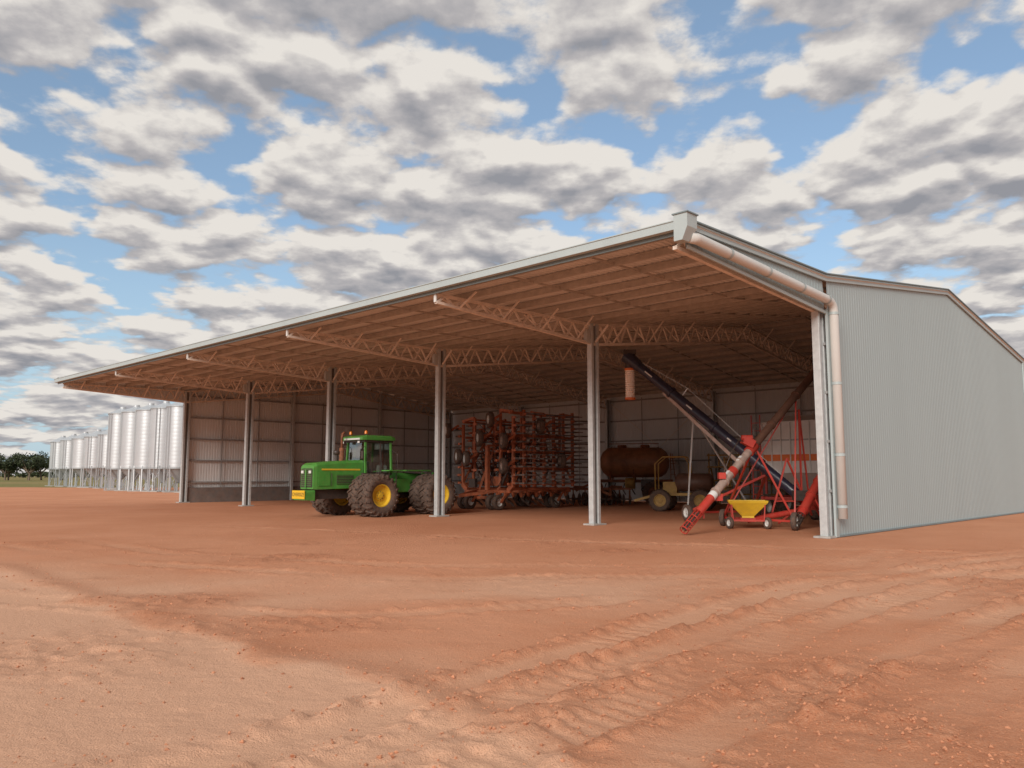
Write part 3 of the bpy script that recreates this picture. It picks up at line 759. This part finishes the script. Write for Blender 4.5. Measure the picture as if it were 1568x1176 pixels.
for sd in (-1, 1):
    xw = sd * 1.95
    topz = 4.85 if sd < 0 else 5.2
    for yi_, y_ in enumerate(ys_): mb.beam((xw, y_, 1.2), (xw, y_, topz + r.uniform(-.35, .2)), .13, .13, R_)
    for z_ in (1.35, 2.2, 3.05, 3.9, topz - .1): mb.beam((xw - sd * .12, -2.5 + r.uniform(-.2, .2), z_), (xw - sd * .12, 2.5, z_), .12, .12, R_)
    for yi_, y_ in enumerate(ys_):
        for i in range(9):
            z_ = 1.40 + i * .43 + (.2 if yi_ % 2 else 0)
            if z_ > topz - .1: continue
            shank((xw + sd * .05, y_, z_), (sd, 0, 0), (0, 1, 0), r.uniform(1.05, 1.35))
    xo = sd * 1.0
    for y_ in ys_[::2]:
        mb.beam((xo, y_, 2.0), (xo, y_, topz + .1), .11, .11, R_)
        for i in range(6): shank((xo - sd * .04, y_, 2.1 + i * .5), (-sd, 0, 0), (0, 1, 0), .9)
    for z_ in (2.1, 3.1, 4.0, topz): mb.beam((xo + sd * .1, -2.5, z_), (xo + sd * .1, 2.5, z_), .11, .11, R_)
    for y_ in (-2.45, 2.45, 0): mb.beam((xw, y_, topz - .05), (xo, y_, topz + .1), .13, .13, R_)
    for y_ in (-2.0, -1.0, 1.2):
        mb.tube((sd * .7, y_, 1.3), (sd * 1.7, y_, 3.0), .07, 'steel', 8); mb.tube((sd * 1.3, y_, 2.3), (sd * 1.8, y_, 3.3), .04, 'galv', 8)
    mb.beam((xw, -2.4, 1.35), (sd * 1.6, -2.4, 1.0), .16, .24, R_); mb.beam((xw, -2.4, 1.4), (xw, 0, 4.7), .09, .09, R_); mb.beam((xw, 2.4, 1.4), (xw, 0, 4.7), .09, .09, R_)
    for i in range(5): mb.box((xw - sd * .16, -2.0 + i, 1.35 + (i % 3) * .85), (.10, .3, .3), R_)
for y_ in (-2.4, -1.2, 0, 1.2, 2.4):
    for i in range(6): shank((-1.5 + i * .6, y_, .9), (0, 0, -1), (0, 1, 0), .9)
mb.make('frame_and_tines', cul)
mb = MB()
for (x_, y_) in ((-1.35, -2.9), (-.85, -2.9), (.85, -2.9), (1.35, -2.9), (-1.35, 1.6), (1.35, 1.6), (-.9, 1.6), (.9, 1.6)):
    wheel(mb, (x_, y_, .40), (1, 0, 0), .40, .26, .2, 'rubber', 'white', 0, 1 if x_ > 0 else -1, 24); mb.beam((x_ + .18, y_, .4), (x_ + .18, y_ + .5, .95), .08, .12, R_)
for (x_, y_, z_) in ((-2.6, -3.0, 4.3), (.9, -3.1, 4.75), (-1.6, -3.1, 2.85), (-.95, -3.1, 2.7), (1.9, -3.1, 2.3), (-2.5, -.2, 2.9), (.1, -3.1, 3.8), (1.9, -3.1, 3.6), (2.6, -1.0, 4.4), (2.7, .6, 2.6)):
    wheel(mb, (x_, y_, z_), (-.5, -1, 0), .42, .28, .22, 'rubber', 'white' if x_ < 1 else 'tubegrey', 0, 1, 24); mb.beam((x_ + .1, y_ + .15, z_), (x_ + .25, y_ + .6, z_ + .3), .10, .12, R_)
mb.make('wheels', cul, recalc=False)
mb = MB()
for i in range(56):
    a = Vector((r.uniform(-1.4, 1.4), r.uniform(-2.5, 1.0), r.uniform(1.1, 2.2))); c_ = Vector((r.choice([-1, 1]) * r.uniform(.8, 2.0), r.uniform(-2.5, 1), r.uniform(2.2, 4.7)))
    mb.path([a.lerp(c_, t) + Vector((0, 0, .5 * math.sin(t * 3.14) * r.uniform(.4, 1))) for t in (0, .2, .4, .6, .8, 1)], .022, 'black', 5)
mb.make('hydraulic_hoses', cul)

dp = empty('disc_plough', (5.2, 49.5, 0), math.radians(10)); mb = MB()
for s in (-1, 1):
    mb.beam((-1.8, s * .7, 1.0), (1.8, s * 1.0, 1.0), .12, .12, 'rust'); mb.tube((-1.8, s * .7, .4), (1.8, s * 1.0, .4), .04, 'steel', 8)
    for i in range(10):
        t = i / 9; p = Vector((-1.7 + 3.4 * t, s * (.7 + .3 * t), .38))
        mb.lathe([(.08, .001), (.06, .18), (0, .34), (.005, .34), (.07, .18), (.09, .001)], p, (1, s * .1, 0), 'steel', 20)
        if i % 3 == 0: mb.beam(p, (p.x, p.y, 1.0), .06, .1, 'rust')
for x_ in (-1.2, 0, 1.2): mb.beam((x_, -1, 1.12), (x_, 1, 1.12), .12, .12, 'rust')
mb.beam((-.5, -1, 1.1), (0, -2.6, .7), .1, .12, 'rust'); mb.beam((.5, -1, 1.1), (0, -2.6, .7), .1, .12, 'rust'); mb.beam((0, -1, 1.1), (0, 0, 1.9), .1, .1, 'rust'); mb.beam((0, 1, 1.1), (0, 0, 1.9), .1, .1, 'rust')
for s in (-1, 1): wheel(mb, (s * .8, 0, .4), (1, 0, 0), .4, .25, .2, 'rubber', 'rust', 0, s, 24)
mb.make('frame_discs_and_wheels', dp, recalc=False)

hr = empty('tined_harrow', (13.6, 47.5, 0), math.radians(-30)); mb = MB()
for z_ in (.7, 1.5, 2.3, 3.0): mb.beam((-2.2, 0, z_), (2.2, 0, z_), .09, .09, 'oldyellow')
for i in range(8):
    x_ = -2.1 + i * .6; mb.beam((x_, 0, .1), (x_, 0, 3.1), .08, .08, 'oldyellow')
    for z_ in (.9, 1.3, 1.8, 2.2, 2.7): mb.path([(x_ + .1, 0, z_), (x_ + .1, -.3, z_ + .08), (x_ + .1, -.5, z_ - .1)], .022, 'steel', 5)
mb.beam((-2, 0, .1), (-2, 1.4, .1), .1, .1, 'oldyellow'); mb.beam((2, 0, .1), (2, 1.4, .1), .1, .1, 'oldyellow'); mb.beam((-2, 1.4, .1), (-2, 0, 2.3), .07, .07, 'oldyellow'); mb.beam((2, 1.4, .1), (2, 0, 2.3), .07, .07, 'oldyellow')
mb.make('frame_and_tines', hr)

# ------------------------------------------------------------------ rusty tank trailer
tk = empty('tank_trailer', (8.0, 53.0, 0), math.radians(-14))
mb = MB()
mb.lathe([(-2.25, .001), (-2.2, .35), (-2.05, .68), (-1.75, .92), (-1.5, .97), (1.5, .97), (1.75, .92), (2.05, .68), (2.2, .35), (2.25, .001)], (0, 0, 2.65), (1, 0, 0), 'tank', 32)
for x_ in (-1.5, -.5, .5, 1.5): mb.lathe([(-.03, .975), (-.03, .995), (.03, .995), (.03, .975)], (x_, 0, 2.65), (1, 0, 0), 'tank', 32, False)
for x_ in (-.8, .7): mb.lathe([(0, .001), (0, .3), (.16, .3), (.2, .26), (.2, .001)][::-1], (x_, 0, 3.58), (0, 0, 1), 'rust', 18, False)
mb.path([(-1.6, -.3, 3.5), (-1.6, -.3, 3.85), (1.6, -.3, 3.85), (1.6, -.3, 3.5)], .025, 'rust', 6)
mb.make('tank', tk)
mb = MB()
for s in (-1, 1):
    mb.beam((-2.6, s * .6, 1.45), (2.4, s * .6, 1.45), .12, .18, 'rust')
    for x_ in (-1.5, 0, 1.5): mb.beam((x_, s * .6, 1.5), (x_, s * .8, 2.2), .08, .1, 'rust')
mb.beam((-2.6, 0, 1.4), (-3.9, 0, .8), .12, .15, 'rust')
for x_ in (-1.5, 0, 1.5): mb.beam((x_, -.6, 1.45), (x_, .6, 1.45), .1, .12, 'rust')
mb.lathe([(-.3, .001), (-.3, .35), (.3, .35), (.3, .001)], (-.2, -.95, 1.3), (1, 0, 0), 'oldyellow', 18)
mb.box((.9, -.95, 1.3), (.8, .5, .5), 'black')
for i in range(6): mb.path([(-1.8 + i * .6, -.5, 1.3), (-1.9 + i * .6, -.8, .9), (-1.7 + i * .6, -.95, .6)], .04, 'black', 6)
mb.beam((2.35, -.7, .5), (2.35, -.7, 3.2), .05, .05, 'rust'); mb.beam((2.75, -.7, .5), (2.45, -.7, 3.2), .05, .05, 'rust')
for i in range(7): mb.beam((2.35, -.7, .8 + i * .35), (2.65, -.7, .8 + i * .35), .03, .03, 'rust')
mb.make('chassis', tk)
mb = MB()
for (x_, s) in ((1.3, -1), (1.3, 1), (-2.0, -1), (-2.0, 1)): wheel(mb, (x_, s * 1.15, .72 if x_ > 0 else .5), (0, 1, 0), .72 if x_ > 0 else .5, .5, .34 if x_ > 0 else .25, 'rubber', 'rust', 16 if x_ > 0 else 0, s)
mb.make('wheels', tk, recalc=False)

# ------------------------------------------------------------------ sprayer trailer
sp_ = empty('boom_sprayer_trailer', (9.3, 41.5, 0), math.radians(-20))
mb = MB(); K = 'oldyellow'
for s in (-1, 1): mb.beam((-2.0, s * .5, .85), (1.7, s * .5, .85), .1, .14, K)
for x_ in (-1.8, -.6, .6, 1.6): mb.beam((x_, -.5, .85), (x_, .5, .85), .1, .12, K)
mb.beam((-2, 0, .8), (-3.1, 0, .5), .1, .12, K)
mb.lathe([(-.95, .001), (-.93, .3), (-.8, .46), (.8, .46), (.93, .3), (.95, .001)], (0, 0, 1.45), (1, 0, 0), 'tubebrown', 22)
for s in (-1, 1): mb.path([(-1.9, s * .5, .9), (-1.9, s * .5, 2.4), (-1.5, s * .5, 2.75), (-.4, s * .5, 2.75), (-.2, s * .5, 2.4), (-.2, s * .5, .9)], .035, K, 8)
for z_ in (1.2, 1.7, 2.2, 2.6): mb.beam((1.7, -2.1, z_), (1.7, 2.1, z_), .05, .05, K)
for y_ in (-2, -1, 0, 1, 2): mb.beam((1.7, y_, 1.1), (1.7, y_, 2.7), .05, .05, K)
for i in range(4): mb.beam((1.7, -2 + i, 1.2), (1.7, -1 + i, 2.6), .035, .035, K)
mb.box((-1.2, 0, 1.2), (.7, .6, .55), K)
mb.make('frame_and_boom', sp_)
mb = MB()
for (x_, s) in ((.4, -1), (.4, 1), (-1.6, -1), (-1.6, 1)): wheel(mb, (x_, s * .95, .55), (0, 1, 0), .55, .32, .3, 'rubber', 'oldyellow', 14, s)
mb.make('wheels', sp_, recalc=False)

# ------------------------------------------------------------------ augers
def flightguard(mb, p, q, R, k, n=8):
    p = Vector(p); q = Vector(q); a = (q - p).normalized(); e1 = a.orthogonal().normalized(); e2 = a.cross(e1); Lh = (q - p).length
    for i in range(n):
        t = 2 * math.pi * i / n; o = (e1 * math.cos(t) + e2 * math.sin(t)) * R
        mb.beam(p + o, q + o, .02, .02, k)
    for j in range(4): mb.lathe([(-.02, R + .012), (.02, R + .012)], p + a * Lh * j / 3, a, k, 14)
    mb.tube(p, q, R * .25, 'steel', 8)
    for j in range(int(Lh / .11)):
        mb.lathe([(0, R * .2), (.03, R * .8)], p + a * (.05 + j * .11), a + e1 * .25, 'steel', 12, False)

au = empty('grain_auger')
mb = MB()
A = Vector((10.7, 29.3, .75)); B_ = Vector((4.95, 33.2, 6.55)); a = (B_ - A).normalized()
mb.tube(A, B_, .19, 'navy', 20)
for t in (.25, .5, .75): mb.lathe([(-.05, .2), (-.05, .235), (.05, .235), (.05, .2)], A.lerp(B_, t), a, 'navy', 20, False)
side = a.cross(Vector((0, 0, 1))).normalized(); upn = side.cross(a).normalized()
toward = -side if side.y > 0 else side
for t, w in ((.86, .4), (.62, .3), (.40, .2)):
    mb.beam(A.lerp(B_, t) + toward * .185 + upn * .03, A.lerp(B_, t) + a * w + toward * .185 + upn * .03, .05, .012, 'white', toward)
H_ = B_
mb.lathe([(-.5, .21), (-.1, .27), (.3, .27), (.3, .001)], H_, a, 'navy', 18, False)
mb.box(H_ + a * .1 + Vector((0, 0, .28)), (.5, .35, .18), 'black')
mb.tube(H_ + a * .1, H_ + a * .1 - Vector((0, 0, .45)), .2, 'black', 16)
mb.make('main_tube', au)
mb = MB()
hp = H_ + a * .1 - Vector((0, 0, .40)); prof = []
for i in range(15): prof += [(-i * .088, .205), (-i * .088 - .04, .175)]
mb.lathe(prof, hp, (0, 0, 1), 'hose', 18, False)
mb.lathe([(0, .215), (-.09, .215)], hp, (0, 0, 1), 'orange', 18); mb.lathe([(-1.3, .215), (-1.22, .215)], hp, (0, 0, 1), 'orange', 18)
mb.make('discharge_hose', au)
mb = MB()
wl = Vector((7.0, 32.6, .33)); wr = Vector((10.0, 34.0, .33)); m1 = A.lerp(B_, .62); m2 = A.lerp(B_, .22)
for wv in (wl, wr):
    mb.beam(wv, m1 + Vector((0, 0, -.2)), .05, .05, 'galv'); mb.beam(wv, m2 + Vector((0, 0, -.2)), .09, .09, 'red')
    wheel(mb, wv, (1, .3, 0), .33, .2, .19, 'rubber', 'white', 0, -1, 24)
mb.beam(wl, wr, .08, .08, 'red')
mb.beam(A.lerp(B_, .70) + upn * .2, A.lerp(B_, .70) + upn * .55, .05, .05, 'galv')
for t in (.15, .95): mb.beam(A.lerp(B_, .70) + upn * .55, A.lerp(B_, t) + upn * .2, .018, .018, 'galv')
mb.beam(A.lerp(B_, .78) - upn * .2, A.lerp(B_, .30) - upn * .42 + toward * .2, .09, .13, 'tubegrey')
mb.box(A + Vector((0.05, 0, .1)), (.6, .5, .55), 'red'); mb.box(A + Vector((-.5, -.5, .35)), (.5, .4, .35), 'black')
for d_ in ((-1.0, -.9, 0), (.2, -1.0, 0), (-.9, .8, 0)):
    mb.beam(A + Vector((0, 0, .2)), Vector((A.x + d_[0], A.y + d_[1], .05)), .06, .06, 'red')
mb.beam((9.2, 28.9, .5), (9.75, 28.8, 2.4), .06, .06, 'red'); mb.beam((10.6, 28.9, .4), (9.75, 28.8, 2.4), .06, .06, 'red'); mb.beam((9.3, 28.9, .9), (10.5, 28.9, .9), .05, .05, 'red')
mb.beam((10.3, 29.0, .4), (10.5, 29.5, 4.2), .06, .06, 'red'); mb.beam((10.9, 29.8, .4), (10.5, 29.5, 4.2), .05, .05, 'red')
mb.make('undercarriage', au)

a2_ = empty('grain_auger')
mb = MB()
A = Vector((5.2, 24.75, .16)); B_ = Vector((11.3, 29.5, 5.75)); a = (B_ - A).normalized()
s1 = .09; flightguard(mb, A, A.lerp(B_, s1), .13, 'red')
def seg(t0, t1, r_, k): mb.tube(A.lerp(B_, t0), A.lerp(B_, t1), r_, k, 18)
seg(s1, .17, .135, 'red'); seg(.17, .19, .14, 'white'); seg(.19, .30, .13, 'tubegrey'); seg(.30, .325, .16, 'red'); seg(.325, .43, .13, 'tubegrey'); seg(.43, .47, .17, 'red'); seg(.47, 1, .135, 'tubebrown')
for t in (.2, .26, .37, .6, .8): mb.lathe([(-.03, .13), (-.03, .165), (.03, .165), (.03, .13)], A.lerp(B_, t), a, 'tubegrey' if t < .5 else 'tubebrown', 18, False)
side = a.cross(Vector((0, 0, 1))).normalized(); upn = side.cross(a).normalized()
for t, w in ((.36, .25), (.28, .2)): mb.beam(A.lerp(B_, t) + upn * .14, A.lerp(B_, t) + a * w + upn * .14, .1, .03, 'white')
mb.make('main_tube', a2_)
mb = MB()
Pm = A.lerp(B_, .45)
mb.box(Pm + upn * .28, (.38, .32, .26), 'red', Matrix.Rotation(.5, 3, 'Y')); mb.tube(Pm + upn * .45 - Vector((.15, 0, 0)), Pm + upn * .45 + Vector((.2, 0, 0)), .09, 'red', 12)
mb.tube(Pm + upn * .3 + Vector((.2, 0, .1)), Pm + upn * .3 + Vector((.2, 0, .4)), .02, 'black', 6)
mb.path([Pm + upn * .3, Pm + upn * .6 - a * .4, Pm + upn * .5 - a * 1.0, A.lerp(B_, .25) + upn * .15], .018, 'black', 6)
mb.box(A.lerp(B_, .26) + upn * .22, (.22, .2, .2), 'red'); mb.box(A.lerp(B_, .20) - upn * .2, (.25, .2, .22), 'red')
for (bx_, by_) in ((9.3, 26.9), (7.6, 29.4)):
    mb.beam(A.lerp(B_, .47), (bx_, by_, .3), .06, .06, 'red'); mb.beam(A.lerp(B_, .8), (bx_, by_, .3), .05, .05, 'red')
    wheel(mb, (bx_, by_, .3), (.8, -.5, 0), .3, .18, .17, 'rubber', 'white', 0, 1, 24)
mb.beam((9.3, 26.9, .3), (7.6, 29.4, .3), .07, .07, 'red')
mb.beam(A.lerp(B_, .12), A.lerp(B_, .12) - Vector((0, 0, .35)), .05, .05, 'red')
mb.make('drive_and_legs', a2_)

a3 = empty('auger_conveyor'); mb = MB()
A = Vector((9.35, 27.0, .18)); B_ = Vector((10.75, 28.3, 1.75))
flightguard(mb, A, A.lerp(B_, .2), .13, 'black'); mb.tube(A.lerp(B_, .2), B_, .15, 'red', 18)
for t in (.3, .6, .9): mb.lathe([(-.03, .15), (-.03, .18), (.03, .18), (.03, .15)], A.lerp(B_, t), B_ - A, 'red', 18, False)
for d_ in ((.35, -.3), (-.45, .4)): mb.beam(A.lerp(B_, .65), (A.x + .9 + d_[0], A.y + .8 + d_[1], .22), .05, .05, 'red'); wheel(mb, (A.x + .9 + d_[0], A.y + .8 + d_[1], .22), (.75, -.65, 0), .22, .14, .12, 'rubber', 'white', 0, 1, 20)
mb.make('tube_and_wheels', a3)

hp_ = empty('grain_hopper', (8.1, 28.1, 0), math.radians(-12)); mb = MB()
def rg(z, x_, y_): return [Vector((-x_, -y_, z)), Vector((x_, -y_, z)), Vector((x_, y_, z)), Vector((-x_, y_, z))]
o_ = [rg(.95, .66, .5), rg(.88, .64, .48), rg(.42, .2, .18), rg(.36, .2, .18)]
i_ = [rg(.95, .63, .47), rg(.87, .6, .44), rg(.44, .17, .15)]
for secs in (o_, i_):
    for s0, s1_ in zip(secs[:-1], secs[1:]):
        for j in range(4): mb.add([s0[j], s0[(j + 1) % 4], s1_[(j + 1) % 4], s1_[j]], [(0, 1, 2, 3)], 'yellow')
for j in range(4): mb.add([o_[0][j], o_[0][(j + 1) % 4], i_[0][(j + 1) % 4], i_[0][j]], [(0, 1, 2, 3)], 'yellow')
mb.make('bin', hp_, recalc=False)
mb = MB()
mb.box((0, 0, .30), (.5, .3, .14), 'red'); mb.tube((0, 0, .28), (1.6, .5, .55), .10, 'red', 12)
for s in (-1, 1):
    mb.beam((s * .5, -.42, .28), (s * .5, .42, .28), .05, .05, 'red'); mb.beam((s * .5, -.42, .28), (s * .55, -.42, .88), .04, .04, 'red'); mb.beam((s * .5, .42, .28), (s * .55, .42, .88), .04, .04, 'red')
    wheel(mb, (s * .62, -.35, .2), (1, .55, 0), .2, .12, .11, 'rubber', 'white', 0, -1, 20)
mb.beam((-.5, 0, .28), (.5, 0, .28), .05, .05, 'red'); mb.beam((-.5, -.42, .28), (.5, -.42, .28), .05, .05, 'red')
mb.make('running_gear', hp_)

bn = empty('seed_bin_trailer', (13.1, 35.6, 0), math.radians(-44.27)); mb = MB()
mb.loft([rg(1.9, 1.35, 1.9), rg(4.1, 1.35, 1.9)], 'white')
mb.loft([rg(.95, .35, .5), rg(1.9, 1.3, 1.85)], 'white'); mb.loft([rg(4.1, 1.35, 1.9), rg(4.4, .6, .8)], 'white')
mb.box((0, 0, 2.55), (2.73, 3.83, .28), 'orange'); mb.box((0, 0, 3.3), (2.72, 3.82, .07), 'silodark')
for i in range(-3, 4):
    mb.box((i * .42, -1.92, 3.0), (.05, .04, 2.1), 'white')
mb.make('bin', bn, bevel=.015)
mb = MB()
for s in (-1, 1):
    mb.beam((s * 1.0, -2.6, .85), (s * 1.0, 2.3, .85), .12, .16, 'red')
    for y_ in (-1.7, 1.7): mb.beam((s * 1.25, y_, .85), (s * 1.25, y_, 2.0), .08, .08, 'red')
    wheel(mb, (s * 1.35, .2, .6), (1, 0, 0), .6, .4, .3, 'rubber', 'white', 14, s); wheel(mb, (s * 1.1, -2.1, .5), (1, 0, 0), .5, .35, .25, 'rubber', 'white', 12, s)
for y_ in (-2.5, 0, 2.2): mb.beam((-1, y_, .85), (1, y_, .85), .1, .12, 'red')
mb.beam((-1.6, -2.2, .8), (-1.6, -2.2, 4.4), .04, .04, 'red'); mb.beam((-1.2, -2.2, .8), (-1.2, -2.2, 4.4), .04, .04, 'red')
for i in range(10): mb.beam((-1.6, -2.2, 1 + i * .34), (-1.2, -2.2, 1 + i * .34), .03, .03, 'red')
mb.make('chassis_and_wheels', bn, recalc=False)
print('OBJS', len(D.objects), 'verts ground', nx * ny)
